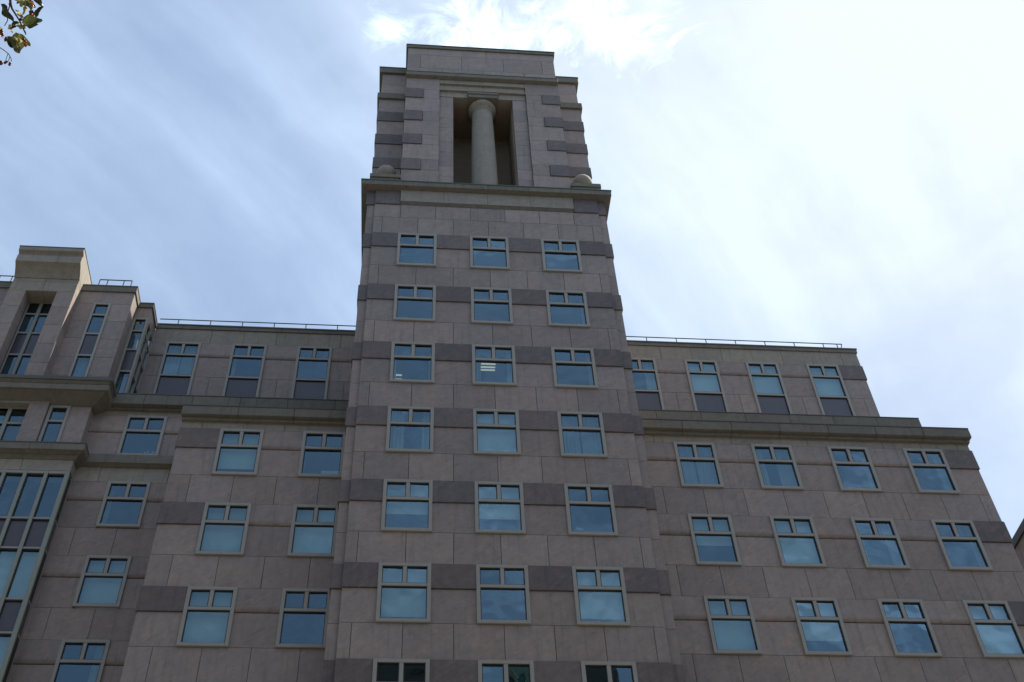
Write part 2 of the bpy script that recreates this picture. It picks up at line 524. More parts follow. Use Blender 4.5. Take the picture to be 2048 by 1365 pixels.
def window(xc, zt, y, w, h=WH, interior='none', spandrel=0.0, depth=1.7, label=None, transom=0.85, split2=True, panes=None):
    """a steel window: light surround and bars, dark sash, glass, and the room seen through it"""
    x0, x1 = xc-w/2, xc+w/2
    H = h+spandrel
    z1, z0 = zt, zt-H
    fw_, bt = 0.125, 0.12
    yf, yb = y-0.075, y+0.0
    fr, sa = MB(), MB()
    bars = [(x0, x0+fw_, z0, z1), (x1-fw_, x1, z0, z1), (x0+fw_, x1-fw_, z1-fw_, z1), (x0+fw_, x1-fw_, z0, z0+fw_)]
    tz = z1-transom-0.02
    bars.append((x0+fw_, x1-fw_, tz-bt/2, tz+bt/2))
    mz0, mz1 = tz+bt/2, z1-fw_
    if split2:
        bars.append((xc-0.065, xc+0.065, mz0, mz1))
    gl = []
    if split2:
        gl += [(x0+fw_, xc-0.065, mz0, mz1), (xc+0.065, x1-fw_, mz0, mz1)]
    else:
        gl += [(x0+fw_, x1-fw_, mz0, mz1)]
    lowb = z0+fw_
    sp = None
    if spandrel:
        bz = z1-h
        bars.append((x0+fw_, x1-fw_, bz-0.055, bz+0.055))
        sp = (x0+fw_, x1-fw_, z0+fw_, bz-0.055)
        lowb = bz+0.055
    gl.append((x0+fw_, x1-fw_, lowb, tz-bt/2))
    for i, (a, b, c, d) in enumerate(bars):
        inner = i >= 4
        fr.box(a, b, yf+(0.012 if inner else 0), yb+0.03 if not inner else yb+0.025, c, d, 'frame')
    g_ = 0.004
    for (a, b, c, d) in gl + ([sp] if sp else []):
        # dark sash ring set deep behind the light surround
        s_ = 0.026
        for q in ((a+g_, a+s_, c+g_, d-g_), (b-s_, b-g_, c+g_, d-g_), (a+s_, b-s_, d-s_, d-g_), (a+s_, b-s_, c+g_, c+0.022)):
            sa.box(q[0], q[1], y-0.045, y+0.035, q[2], q[3], 'sash')
    o = fr.build('window', B, label=label, bevel=0.006)
    sa.build('sash', o)
    pn = MB()
    for (a, b, c, d) in gl:
        # each pane sits a hair out of true, as real glazing does
        t1, t2 = random.uniform(-0.006, 0.006), random.uniform(-0.006, 0.006)
        b_ = len(pn.v)
        yy = y+0.010
        pn.v += [(a, yy-t1-t2, c), (b, yy+t1-t2, c), (b, yy+t1+t2, d), (a, yy-t1+t2, d)]
        pn.f.append((b_, b_+1, b_+2, b_+3))
        pn.m.append(pn.mi('glass'))
    pn.build('pane', o)
    if sp:
        q = MB()
        q.box(sp[0], sp[1], y+0.005, y+0.03, sp[2], sp[3], 'spandrel')
        q.build('spandrel_panel', o)
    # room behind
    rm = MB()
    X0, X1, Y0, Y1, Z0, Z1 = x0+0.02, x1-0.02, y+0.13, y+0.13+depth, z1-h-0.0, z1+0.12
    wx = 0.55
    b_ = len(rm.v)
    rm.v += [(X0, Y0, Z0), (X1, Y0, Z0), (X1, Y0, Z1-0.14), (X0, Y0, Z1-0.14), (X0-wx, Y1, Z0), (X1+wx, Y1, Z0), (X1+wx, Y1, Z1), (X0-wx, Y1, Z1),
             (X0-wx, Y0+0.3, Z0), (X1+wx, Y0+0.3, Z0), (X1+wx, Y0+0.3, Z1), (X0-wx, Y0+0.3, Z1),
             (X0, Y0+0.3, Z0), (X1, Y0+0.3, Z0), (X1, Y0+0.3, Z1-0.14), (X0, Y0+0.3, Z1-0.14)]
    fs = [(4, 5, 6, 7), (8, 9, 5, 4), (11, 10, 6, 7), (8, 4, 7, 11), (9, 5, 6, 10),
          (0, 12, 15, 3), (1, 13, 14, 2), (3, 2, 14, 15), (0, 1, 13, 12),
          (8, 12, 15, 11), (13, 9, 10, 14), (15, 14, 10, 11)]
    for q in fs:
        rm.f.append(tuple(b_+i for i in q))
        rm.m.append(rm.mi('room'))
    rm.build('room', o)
    yc = y+0.24
    zi1, zi0 = z1-0.05, z1-h+0.03
    iw = x1-x0-0.1
    for tok in interior.split('+'):
        k = tok.split(':')
        if k[0] == 'blind':      # roller blind lowered by a fraction of the height
            fr_ = float(k[1]) if len(k) > 1 else 1.0
            bl = MB()
            bl.box(x0+0.04, x1-0.04, yc-0.06, yc-0.05, zi1-(zi1-zi0)*fr_, zi1, 'blind')
            bl.build('blind', o)
        elif k[0] == 'cl':
            cu = MB()
            curtain_sheet(cu, x0+0.03, x0+0.03+iw*float(k[1]), yc, zi0, zi1)
            cu.build('curtain', o, smooth=True)
        elif k[0] == 'cr':
            cu = MB()
            curtain_sheet(cu, x1-0.03-iw*float(k[1]), x1-0.03, yc, zi0, zi1)
            cu.build('curtain', o, smooth=True)
        elif k[0] == 'lamps':
            lm = MB()
            for (lx, ly) in (LAMPS[k[1]]):
                hw_ = 0.30 if k[1] == 'a' else 0.15
                lm.box(lx-hw_, lx+hw_, Y0+ly, Y0+ly+0.06, Z1-0.05, Z1-0.02, 'lamp')
            lm.build('ceiling_lamp', o)
    return o


LAMPS = {'a': [(-0.12, 0.92), (-0.12, 1.10), (-0.12, 1.26)], 'b': [(-3.82, 1.72), (-3.82, 1.96)]}

# ---------------- central tower: front plane y=0, x -5.26..5.26, set-back strips out to 5.62
TW, TS = 1.744, 3.2385
tower_rows = 9
op = []
for k in range(tower_rows):
    for c in (-1, 0, 1):
        op.append((c*TS-TW/2+0.02, c*TS+TW/2-0.02, -3.7*k-WH, -3.7*k))
J0 = [-4.86+1.62*i for i in range(7)]
cs = [(2.27, 1.27, 'light', [-4.06+1.62*i for i in range(6)], ()), (1.27, 0.0, 'light', J0, ())]
for k in range(tower_rows):
    cs += storey(-3.7*k, J0)
zlast = -3.7*tower_rows
cs += [(zlast, zlast-3.0, 'light', J0, ()), (zlast-3.0, zlast-6.0, 'light', J0, ()), (zlast-6.0, GZ, 'light', J0, ())]
W = MB()
facade(W, 0.0, -5.26, 5.26, cs, op)
facade(W, 0.0, -5.26, 5.26, [(3.34, 2.27, 'dark', (-4.1, 4.1), ())], [(-4.1, 4.1, 2.27, 3.34)])
W.box(-4.1, 4.1, 0.035, 0.35, 2.27, 3.34, 'joint')
# recessed corner strips
for (a, b) in ((-5.62, -5.26), (5.26, 5.62)):
    c2 = [(z1, z0, kd, (), ()) for (z1, z0, kd, j, d) in cs + [(3.34, 2.27, 'dark', (), ())]]
    facade(W, 0.10, a, b, c2, [])
# side walls of the tower
for s in (-1, 1):
    for (zt, zb, kd, j, d) in cs + [(3.34, 2.27, 'dark', (), ())]:
        nseg = 7
        for i in range(nseg):
            ya, yb_ = 0.14+i*1.69, 0.14+(i+1)*1.69
            pr = 0.05 if kd == 'dark' else 0.0
            xx = sorted((s*(5.622 if i == 0 else 5.50), s*(5.62+pr)))
            if kd != 'dark':
                xx = sorted((s*5.50, s*5.623))
            W.box(xx[0], xx[1], ya-(0.086 if (i == 0 and kd == 'dark') else 0), yb_-0.018, zb+GAP, zt-GAP, 'dark' if kd == 'dark' else 'light')
W.box(-5.5, 5.5, 4.0, 12.0, GZ, 3.3, 'joint')
W.build('tower_wall', B, label='tower wall of pink grey granite slabs with darker bands')

W = MB()
# projecting limestone panel under the cornice
W.box(-4.09, 4.09, -0.10, 0.03, 2.46, 3.34, 'beige')
W.hexa([(-4.09, -0.002, 2.28), (4.09, -0.002, 2.28), (4.09, 0.03, 2.28), (-4.09, 0.03, 2.28), (-4.09, -0.10, 2.46), (4.09, -0.10, 2.46), (4.09, 0.03, 2.46), (-4.09, 0.03, 2.46)], 'cornice')
W.build('stone_panel', B)
W = MB()
W.frust(-5.62, 5.62, 0.0, 12.0, 3.34, 0.03, 3.42, 0.33)
W.box(-5.95, 5.95, -0.33, 12.0, 3.42, 3.74, 'cornice')
W.box(-5.98, 5.98, -0.355, 12.0, 3.741, 3.80, 'copper')
W.build('cornice', B, label='tower cornice below the belvedere')

INT = [['none', 'none', 'none'],
       ['cl:0.07+cr:0.10', 'none', 'cr:0.12+cl:0.05'],
       ['cl:0.12+cr:0.12+lamps:b', 'cl:0.20+cr:0.18+lamps:a', 'cl:0.10+cr:0.14'],
       ['cl:0.38+cr:0.24', 'blind:1.0', 'cl:0.5+cr:0.5'],
       ['blind:0.60', 'blind:0.66+cl:0.1+cr:0.14', 'none'],
       ['blind:0.86+cl:0.3+cr:0.3', 'none', 'blind:0.84'],
       ['none', 'none', 'none'], ['none', 'blind:0.5', 'none'], ['none', 'none', 'none']]
for k in range(tower_rows):
    for c in (-1, 0, 1):
        it = INT[k][c+1]
        window(c*TS, -3.7*k, 0.0, TW, WH, it, depth=3.2 if 'lamps' in it else 1.7)

# ---------------- belvedere on the tower
W = MB()
BZ0 = 3.8
PB = 0.16     # pavilion front
zs = [BZ0, 4.55, 5.53, 6.5, 7.87, 8.8, 10.16, 11.1, 12.46, 13.4, 14.55]
for s in (-1, 1):
    for z0, z1, dk in zip(zs, zs[1:], [0, 0, 1, 0, 1, 0, 1, 0, 1, 0]):
        a, b = 2.33, 4.14
        if dk:
            xa, xb = sorted((s*a, s*3.2))
            W.box(xa+GAP, xb-GAP, PB, PB+0.05, z0+GAP, z1-GAP, 'light')
            xa, xb = sorted((s*3.2, s*b))
            e = 0.04
            W.box(xa-(e if s < 0 else -GAP), xb+(e if s > 0 else -GAP), PB-0.05, PB+1.5, z0+0.01, z1-0.005, 'dark')
        else:
            xa, xb = sorted((s*a, s*b))
            W.box(xa, xb, PB, PB+0.05, z0+GAP, z1-GAP, 'light')
            # side returns
            xa, xb = sorted((s*(b-0.06), s*(b-0.001)))
            W.box(xa, xb, PB+0.052, PB+1.5, z0+GAP, z1-GAP, 'light')
        # jambs, slightly back
    jz = [BZ0, 5.3, 6.2, 7.5, 8.45, 9.8, 10.8, 11.9, 12.93]
    for z0, z1 in zip(jz, jz[1:]):
        xa, xb = sorted((s*1.6, s*2.328))
        W.box(xa, xb, PB+0.14, PB+0.22, z0+GAP, z1-GAP, 'light')
        xa, xb = sorted((s*1.602, s*1.67))
        W.box(xa, xb, PB+0.222, 2.8, z0+GAP, z1-GAP, 'light')
    xa, xb = sorted((s*1.63, s*4.10))
    W.box(xa, xb, PB+0.04 if False else PB+0.225, 1.62, BZ0, 14.55, 'joint')
    xa, xb = sorted((s*2.35, s*4.08))
    W.box(xa, xb, PB+0.03, PB+0.224, BZ0, 14.55, 'joint')
# attic above the pavilion
AY = 0.34
az = [15.02, 16.1, 17.6, 18.32]
for i, (z0, z1) in enumerate(zip(az, az[1:])):
    xs = [-4.16] + ([-3.42, -1.11, 1.24, 3.45] if i == 1 else ([-2.2, 0.09, 2.4] if i == 0 else [])) + [4.16]
    W.box(-4.12, 4.12, AY+0.035, 6.0, z0, z1, 'joint')
    for a, b in zip(xs, xs[1:]):
        W.box(a+GAP, b-GAP, AY, AY+0.034, z0+GAP, z1-GAP, 'light')
    for s in (-1, 1):
        xa, xb = sorted((s*4.121, s*4.16))
        W.box(xa, xb, AY+0.04, 6.0, z0+GAP, z1-GAP, 'light')
# side blocks of the cross-shaped belvedere, y from 1.7
SY = 1.70
sz = [BZ0, 5.2, 6.5, 7.87, 8.8, 10.16, 11.1, 12.46, 13.4, 14.75]
for s in (-1, 1):
    for i, (z0, z1) in enumerate(zip(sz, sz[1:])):
        dk = i in (3, 5, 7)
        e = 0.05 if dk else 0.0
        xa, xb = sorted((s*4.0, s*(5.62+e)))
        W.box(xa, xb, SY-e, SY+0.10, z0+GAP, z1-GAP, 'dark' if dk else 'light')
        xa, xb = sorted((s*5.5, s*(5.619+e)))
        W.box(xa, xb, SY+0.102, 9.6, z0+GAP, z1-GAP, 'dark' if dk else 'light')
    for (z0, z1) in ((15.35, 16.4), (16.4, 17.6)):
        xa, xb = sorted((s*4.0, s*5.56))
        W.box(xa, xb, SY, SY+0.10, z0+GAP, z1-GAP, 'light')
        xa, xb = sorted((s*5.45, s*5.559))
        W.box(xa, xb, SY+0.102, 9.6, z0+GAP, z1-GAP, 'light')
    xa, xb = sorted((s*3.6, s*5.49))
    W.box(xa, xb, 2.9, 9.5, BZ0, 17.6, 'joint')
W.build('belvedere_wall', B, label='belvedere wall with dark quoins around the column')
W = MB()
W.box(-1.66, 1.66, 2.8, 2.9, BZ0, 13.0, 'niche')
W.box(-1.66, 1.66, 0.9, 2.8, 12.94, 13.1, 'niche')
for s in (-1, 1):
    xa, xb = sorted((s*1.57, s*1.601))
    W.box(xa, xb, PB+0.60, 2.8, BZ0, 12.94, 'niche')
W.build('niche_lining', B)
W = MB()
# stepped lintel
for (z0, z1, f) in ((12.94, 13.5, 0.10), (13.5, 14.12, 0.05), (14.12, 14.55, -0.005)):
    W.box(-2.325, 2.325, PB+f+0.02, PB+0.9, z0+0.004, z1-0.004, 'beige')
W.box(-2.325, 2.325, PB-0.01, PB+0.2, 13.46, 13.52, 'beige')
W.box(-2.325, 2.325, PB-0.05, PB+0.2, 14.08, 14.16, 'beige')
W.build('lintel', B)
W = MB()
W.prism([(1.6, 14.551), (PB-0.02, 14.551), (PB-0.20, 14.64), (PB-0.20, 14.95), (1.6, 14.95)], -4.17, 4.17)
W.box(-4.18, 4.18, PB-0.22, 1.6, 14.951, 15.0, 'copper')
W.box(-4.24, 4.24, AY-0.08, 6.05, 18.32, 18.56, 'cornice')
W.box(-4.27, 4.27, AY-0.11, 6.08, 18.561, 18.64, 'copper')
for s in (-1, 1):
    xa, xb = sorted((s*4.0, s*5.74))
    W.box(xa, xb, SY-0.12, 9.7, 14.76, 15.30, 'cornice')
    xa, xb = sorted((s*4.165, s*5.74))
    W.box(xa, xb, SY-0.14, 9.7, 17.6, 18.12, 'cornice')
    xa, xb = sorted((s*4.165, s*5.77))
    W.box(xa, xb, SY-0.17, 9.73, 18.121, 18.2, 'copper')
W.build('belvedere_cornice', B, bevel=0.012)
# the column
W = MB()
CYY = 0.95
prof = []
for i in range(25):
    t = i/24
    zz_ = 4.35+(12.15-4.35)*t
    r_ = 0.665-0.115*t**1.6
    prof.append((r_, zz_))
W.lathe([(0.665, BZ0)] + prof, 0.0, CYY, 'beige', 48)
colm = W.build('column', B, smooth=True, label='single Doric column standing in the belvedere opening')
W = MB()
W.lathe([(0.552, 12.15), (0.585, 12.16), (0.585, 12.20), (0.556, 12.21), (0.56, 12.34), (0.60, 12.35), (0.60, 12.40), (0.63, 12.42), (0.70, 12.50), (0.745, 12.60), (0.755, 12.70), (0.73, 12.77), (0.3, 12.80)], 0.0, CYY, 'beige', 48)
W.build('echinus', colm, smooth=True)
W = MB()
W.box(-0.80, 0.80, CYY-0.84, CYY+0.80, 12.78, 13.06, 'cornice')
W.box(-0.84, 0.84, CYY-0.89, CYY+0.84, 13.06, 13.24, 'cornice')
W.build('abacus', colm, bevel=0.015)
# ball finials on their pedestals
for s in (-1, 1):
    W = MB()
    n = 24
    rr, cz = 0.51, 5.83
    W.lathe([(max(0.002, rr*math.sin(math.pi*i/n)), cz-rr*math.cos(math.pi*i/n)) for i in range(n+1)], s*4.88, 0.76, 'beige', 36)
    W.lathe([(0.36, 4.85), (0.36, 5.0), (0.26, 5.06), (0.24, 5.36)], s*4.88, 0.76, 'beige', 32)
    f = W.build('ball_finial', B, smooth=True)
    W = MB()
    W.box(s*4.88-0.68, s*4.88+0.68, 0.08, 1.44, BZ0, 4.58, 'cornice')
    W.box(s*4.88-0.74, s*4.88+0.74, 0.02, 1.50, 4.58, 4.86, 'cornice')
    W.build('pedestal', f, bevel=0.015)

# ---------------- wings at y=1.5
WY = 1.5


def wing(x0, x1, centres, dark, rows, joints, side, label):
    W = MB()
    w_ = 1.65
    o_ = []
    for k in rows:
        for c in centres:
            o_.append((c-w_/2+0.02, c+w_/2-0.02, -3.7*k-WH, -3.7*k))
    c_ = [(-10.62, -11.1, 'beige', joints[::2], ())]
    for k in rows:
        c_ += storey(-3.7*k, joints, kind='groove', dark=(dark,))
    zl = -3.7*(rows[-1]+1)
    while zl > GZ+3:
        c_ += [(zl, zl-1.0, 'groove', (), (dark,)), (zl-1.0, zl-2.34, 'light', joints, ()), (zl-2.34, zl-3.7, 'light', joints, ())]
        zl -= 3.7
    c_ += [(zl, GZ, 'light', joints, ())]
    facade(W, WY, x0, x1, c_, o_)
    # end wall slabs
    xe = x1 if side > 0 else x0
    for (zt, zb, kd, j, d) in c_:
        e = 0.05 if kd == 'groove' else 0.0
        xa, xb = sorted((xe-side*0.02, xe+side*(0.001+e)))
        for yy in (1.54, 3.1):
            W.box(xa, xb, yy-(0.085 if (yy < 2 and e) else 0), yy+1.54, zb+GAP, zt-GAP, 'dark' if e else 'light')
    W.box(min(xe-side*0.30, xe-side*0.03), max(xe-side*0.30, xe-side*0.03), 1.9, 4.7, GZ, -10.6, 'joint')
    W.build('wing_wall', B, label=label)


RW = [8.0+3.133*i for i in range(4)]
RJ = [6.43+1.5665*i for i in range(9)]
wing(5.62, 19.44, RW, (18.23, 19.45), [3, 4, 5, 6], RJ, 1, 'right wing wall of granite slabs with a dark corner')
LWc = [-9.67, -6.52]
LJ = [-11.23+1.5665*i for i in range(4)]
wing(-12.0, -5.62, LWc, (-12.01, -10.5), [3, 4, 5, 6], LJ, -1, 'left wing wall of granite slabs with a dark corner')
for (a, b) in ((5.62, 19.44), (-12.0, -5.62)):
    W = MB()
    el = 0.06 if a < 0 else 0.0
    er = 0.16 if a > 0 else 0.0
    W.box(a-el*0.5, b+er*0.5, WY-0.13, 4.6, -10.72, -10.56, 'cornice')
    W.box(a-el, b+er, WY-0.28, 4.6, -10.56, -10.12, 'cornice')
    W.box(a-el, b+er, WY-0.30, 4.6, -10.119, -10.06, 'roof')
    W.build('cornice', B, label='cornice over the lower %s wing' % ('right' if a > 0 else 'left'), bevel=0.012)
IR = {3: ['cl:0.46+cr:0.50', 'cl:0.30+cr:0.42', 'cr:0.16', 'cr:0.22'],
      4: ['blind:0.55', 'blind:1.0', 'cl:0.2+cr:0.26', 'cr:0.14'],
      5: ['blind:0.95', 'blind:0.7', 'none', 'blind:1.0'],
      6: ['none', 'none', 'cl:0.3', 'none']}
for k in (3, 4, 5, 6):
    for i, c in enumerate(RW):
        window(c, -3.7*k, WY, 1.65, WH, IR[k][i])
IL = {3: ['blind:0.80+cl:0.08+cr:0.1', 'cl:0.1'], 4: ['blind:1.0', 'blind:0.9+cl:0.12'], 5: ['blind:0.9', 'none'], 6: ['none', 'none']}
for k in (3, 4, 5, 6):
    for i, c in enumerate(LWc):
        window(c, -3.7*k, WY, 1.65, WH, IL[k][i])

# ---------------- middle mass at y=4.7 (its roof edge crosses above both wings)
FY = 4.7
W = MB()
w_ = 1.66
FX = -14.33
o_ = [(FX-w_/2+0.02, FX+w_/2-0.02, -3.7*k-WH, -3.7*k) for k in (2, 3, 4, 5, 6)]
FJ = [-15.88, -14.33, -12.8]
c_ = [(-7.0, -7.4, 'beige', [-14.6, -12.6], ())]
for k in (2, 3, 4, 5, 6):
    z = -3.7*k
    if k == 2:
        c_ += [(z, z-1.0, 'groove', (), ()), (z-1.0, z-2.38, 'light', (), ()), (z-2.9, z-3.7, 'beige', [-15.6, -12.9], ())]
    else:
        c_ += storey(z, FJ, kind='groove')
c_ += [(-25.9-3.7*i, -25.9-3.7*(i+1), 'light', FJ, ()) for i in range(5)]
facade(W, FY, -16.58, -12.0, c_, o_)
W.box(-11.98, 19.3, FY, FY+0.3, -11.0, -7.0, 'light')
W.box(19.2, 19.44, FY, 12, GZ, -7.0, 'light')
W.build('recessed_wall', B, label='recessed granite wall between left wing and bay')
W = MB()
W.box(-16.58, 19.44+0.1, FY-0.15, 7.06, -7.12, -7.0, 'cornice')
W.box(-16.58, 19.44+0.2, FY-0.36, 7.06, -7.0, -6.44, 'cornice')
W.box(-16.58, 19.44+0.2, FY-0.38, 7.06, -6.439, -6.38, 'roof')
W.build('cornice', B, label='upper cornice ledge crossing above both wings', bevel=0.012)
W = MB()
W.box(-16.58, -12.0, FY-0.22, FY+0.03, -10.24, -9.80, 'cornice')
W.hexa([(-16.58, FY-0.05, -10.34), (-12, FY-0.05, -10.34), (-12, FY+0.03, -10.34), (-16.58, FY+0.03, -10.34),
        (-16.58, FY-0.20, -10.241), (-12, FY-0.20, -10.241), (-12, FY+0.03, -10.241), (-16.58, FY+0.03, -10.241)], 'cornice')
W.build('string_course', B)
for k, it in ((2, 'none'), (3, 'cl:0.15'), (4, 'blind:1.0'), (5, 'cr:0.3'), (6, 'none')):
    window(FX, -3.7*k, FY, w_, WH-0.03, it)

# ---------------- upper set-back storey at y=7.1
UY = 7.1
for (xa_, xb_, cen, dark, sgn) in ((-15.84, -5.62, [-14.3, -11.16, -8.02], None, -1), (5.62, 19.47, RW, (18.23, 19.48), 1)):
    W = MB()
    o_ = [(c-0.82, c+0.82, -6.0, 0.0) for c in cen]
    jj = [c+1.5665 for c in cen]
    dk = (dark,) if dark else ()
    c_ = [(1.0, 0.0, 'beige', [c+1.2 for c in cen], ()), (0.0, -1.0, 'groove', (), dk), (-1.0, -2.34, 'light', (), ()), (-2.34, -3.7, 'light', jj, ()), (-3.7, -6.4, 'light', jj, ())]
    facade(W, UY, xa_, xb_, c_, o_)
    if sgn > 0:
        for (zt, zb, kd, j, d) in c_:
            e = 0.05 if kd == 'groove' else 0.0
            W.box(xb_-0.02, xb_+0.001+e, UY+(0.04 if not e else -0.045), 13.0, zb+GAP, zt-GAP, 'dark' if e else 'light')
    W.build('upper_wall', B, label='set back top storey wall, ' + ('right of the tower' if sgn > 0 else 'left of the tower'))
    W = MB()
    W.box(xa_, xb_+(0.06 if sgn > 0 else 0), UY-0.06, 13.0, 0.86 if False else 1.0, 1.22, 'cornice')
    W.box(xa_, xb_+(0.09 if sgn > 0 else 0), UY-0.09, 13.03, 1.221, 1.30, 'roof')
    W.build('coping', B)
    its = {-1: ['cl:0.48+cr:0.52', 'cl:0.18', 'none'], 1: ['cr:0.35', 'blind:1.0', 'blind:1.0', 'blind:1.0']}[sgn]
    for c, it in zip(cen, its):
        window(c, 0.0, UY, 1.66, WH, it, spandrel=3.5, label='tall window with a dark panel below the glass')

# ---------------- stepped bay complex at the left
BX = -16.58          # right edge of the bay
BC = -20.5           # centre line


def mir(a, b):
    return (2*BC-b, 2*BC-a)


W = MB()
bw = MB()
# upper blocks beside the pier, y = 4.8 (right one and its mirror)
for m_ in (False, True):
    def mm_(a, b):
        return mir(a, b) if m_ else (a, b)
    sl_ = mm_(-18.22, -17.42)
    xr = mm_(-19.0, -16.52)
    facade(W, 4.8, xr[0], xr[1], [(0.86, 0.0, 'light', (), ())] + [(z, z-1.23, 'light', (), ()) for z in (0.0, -1.23, -2.46, -3.69, -4.92)] + [(-6.15, -6.4, 'light', (), ())],
           [(sl_[0]+0.02, sl_[1]-0.02, -7, 0.0)])
    xs_ = (-16.62, -16.516) if not m_ else (2*BC+16.516, 2*BC+16.62)
    for z in (0.86, 0.0, -1.23, -2.46, -3.69, -4.92):
        W.box(xs_[0], xs_[1], 4.806, 7.0, z-(0.86 if z > 0.5 else 1.23)+GAP, z-GAP, 'light')
    W.box(xs_[0], xs_[1], 4.806, 7.0, -6.4, -6.15, 'light')
    W.box(min(xr)+0.3, max(xr)-0.12, 6.9, 12, -6.4, 0.86, 'joint')
# corner bay wall at y = 5.7
W.box(-16.52, -15.84, 5.70, 7.09, 0.06, 0.86, 'light')
# pier with two tall lights
PY = 4.15
pzs = [0.0, -1.1, -2.35, -3.6, -4.85, -6.4]
for (a, b) in ((-19.8, -19.0), (-21.98, -21.2)):
    for z1, z0 in zip(pzs, pzs[1:]):
        W.box(a, b, PY, 4.795, z0+GAP, z1-GAP, 'light')
        W.box(a+0.01, b-0.01, PY+0.02, 4.795, z0, z1, 'joint')
W.build('bay_wall', B, label='granite blocks and piers of the stepped bay')
W = MB()
W.box(-21.98, -19.0, PY-0.003, 9.4, 0.002, 0.66, 'beige')
W.box(-21.98, -19.0, PY+0.01, 9.4, 0.67, 0.90, 'beige')
W.prism([(9.4, 0.905), (PY-0.02, 0.905), (PY-0.14, 1.10), (PY-0.36, 1.34), (PY-0.56, 1.48), (PY-0.58, 1.92), (PY-0.50, 1.98), (PY-0.56, 2.08), (PY-0.70, 2.16), (PY-0.72, 2.38), (9.4, 2.38)], -21.98, -19.0, 'beige')
W.prism([(9.4, 2.381), (PY-0.74, 2.381), (PY-0.74, 2.43), (9.4, 2.43)], -22.0, -18.98, 'roof')
W.build('pier_cap', B, label='flared limestone cap above the tall pier', bevel=0.01)
W = MB()
for (a, b) in ((-19.0, -16.52), mir(-19.0, -16.52)):
    W.box(a, b+(0.06 if b > -17 else 0), 4.73, 12, 0.86, 1.22, 'cornice')
    W.box(a, b+(0.08 if b > -17 else 0), 4.71, 12.02, 1.221, 1.29, 'roof')
W.box(-16.45, -15.78, 5.63, 7.0, 0.86, 1.10, 'cornice')
W.box(-16.44, -15.76, 5.61, 7.0, 1.101, 1.17, 'roof')
W.build('coping', B)
# strip windows in the upper blocks


def quad_pane(a, b, c, d, y, t1):
    q = MB()
    q.v = [(a, y-t1, c), (b, y+t1, c), (b, y+t1, d), (a, y-t1, d)]
    q.f = [(0, 1, 2, 3)]
    q.m = [q.mi('glass')]
    return q


def strip_window(x0, x1, y, ztop, zbot, bars_z, key='frame', fw_=0.11, spans=(), mull=(), name='window', label=None, room=True, rec=0.02, mkey=None):
    fr, sa = MB(), MB()
    pn, sp = [], []
    fr.box(x0, x0+fw_, y-0.06, y+0.02, zbot, ztop, key)
    fr.box(x1-fw_, x1, y-0.06, y+0.02, zbot, ztop, key)
    fr.box(x0+fw_, x1-fw_, y-0.06, y+0.02, ztop-fw_, ztop, key)
    for z in bars_z:
        fr.box(x0+fw_, x1-fw_, y-0.045, y+0.01, z-0.05, z+0.05, key)
    xs = [x0+fw_]
    for q in mull:
        fr.box(q-0.075, q+0.075, y-0.066, y+0.015, zbot, ztop-fw_, mkey or key)
        xs += [q-0.075, q+0.075]
    xs.append(x1-fw_)
    zz = [ztop-fw_]
    for z in bars_z:
        zz += [z+0.05, z-0.05]
    zz.append(zbot)
    for i in range(0, len(xs), 2):
        for j in range(0, len(zz), 2):
            a, b, d, c = xs[i], xs[i+1], zz[j], zz[j+1]
            s_ = 0.03
            for q in ((a+0.004, a+s_, c+0.004, d-0.004), (b-s_, b-0.004, c+0.004, d-0.004), (a+s_, b-s_, d-s_, d-0.004)):
                sa.box(q[0], q[1], y-0.03, y+rec+0.03, q[2], q[3], 'sash')
            if j//2 in spans:
                q = MB()
                q.box(a, b, y+rec-0.02, y+rec+0.02, c, d, 'spandrel')
                sp.append(q)
            else:
                pn.append(quad_pane(a, b, c, d, y+rec, random.uniform(-0.004, 0.004)))
    o = fr.build(name, B, label=label, bevel=0.005)
    sa.build('sash', o)
    for q in pn:
        q.build('pane', o)
    for q in sp:
        q.build('spandrel_panel', o)
    if room:
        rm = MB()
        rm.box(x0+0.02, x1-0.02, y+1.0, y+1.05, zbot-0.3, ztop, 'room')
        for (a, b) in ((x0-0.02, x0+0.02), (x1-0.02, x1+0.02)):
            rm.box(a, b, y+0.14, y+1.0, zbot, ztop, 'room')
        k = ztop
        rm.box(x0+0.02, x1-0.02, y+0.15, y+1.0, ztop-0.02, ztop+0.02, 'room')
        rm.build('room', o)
    return o


BARS = [-0.84, -2.16, -3.62]
for (a, b) in ((-18.22, -17.42), mir(-18.22, -17.42)):
    o = strip_window(a, b, 4.8, 0.0, -6.4, BARS, spans=(2,))
    cu = MB()
    curtain_sheet(cu, a+0.1, b-0.1, 5.1, -6.0, -3.7)
    cu.build('curtain', o, smooth=True)
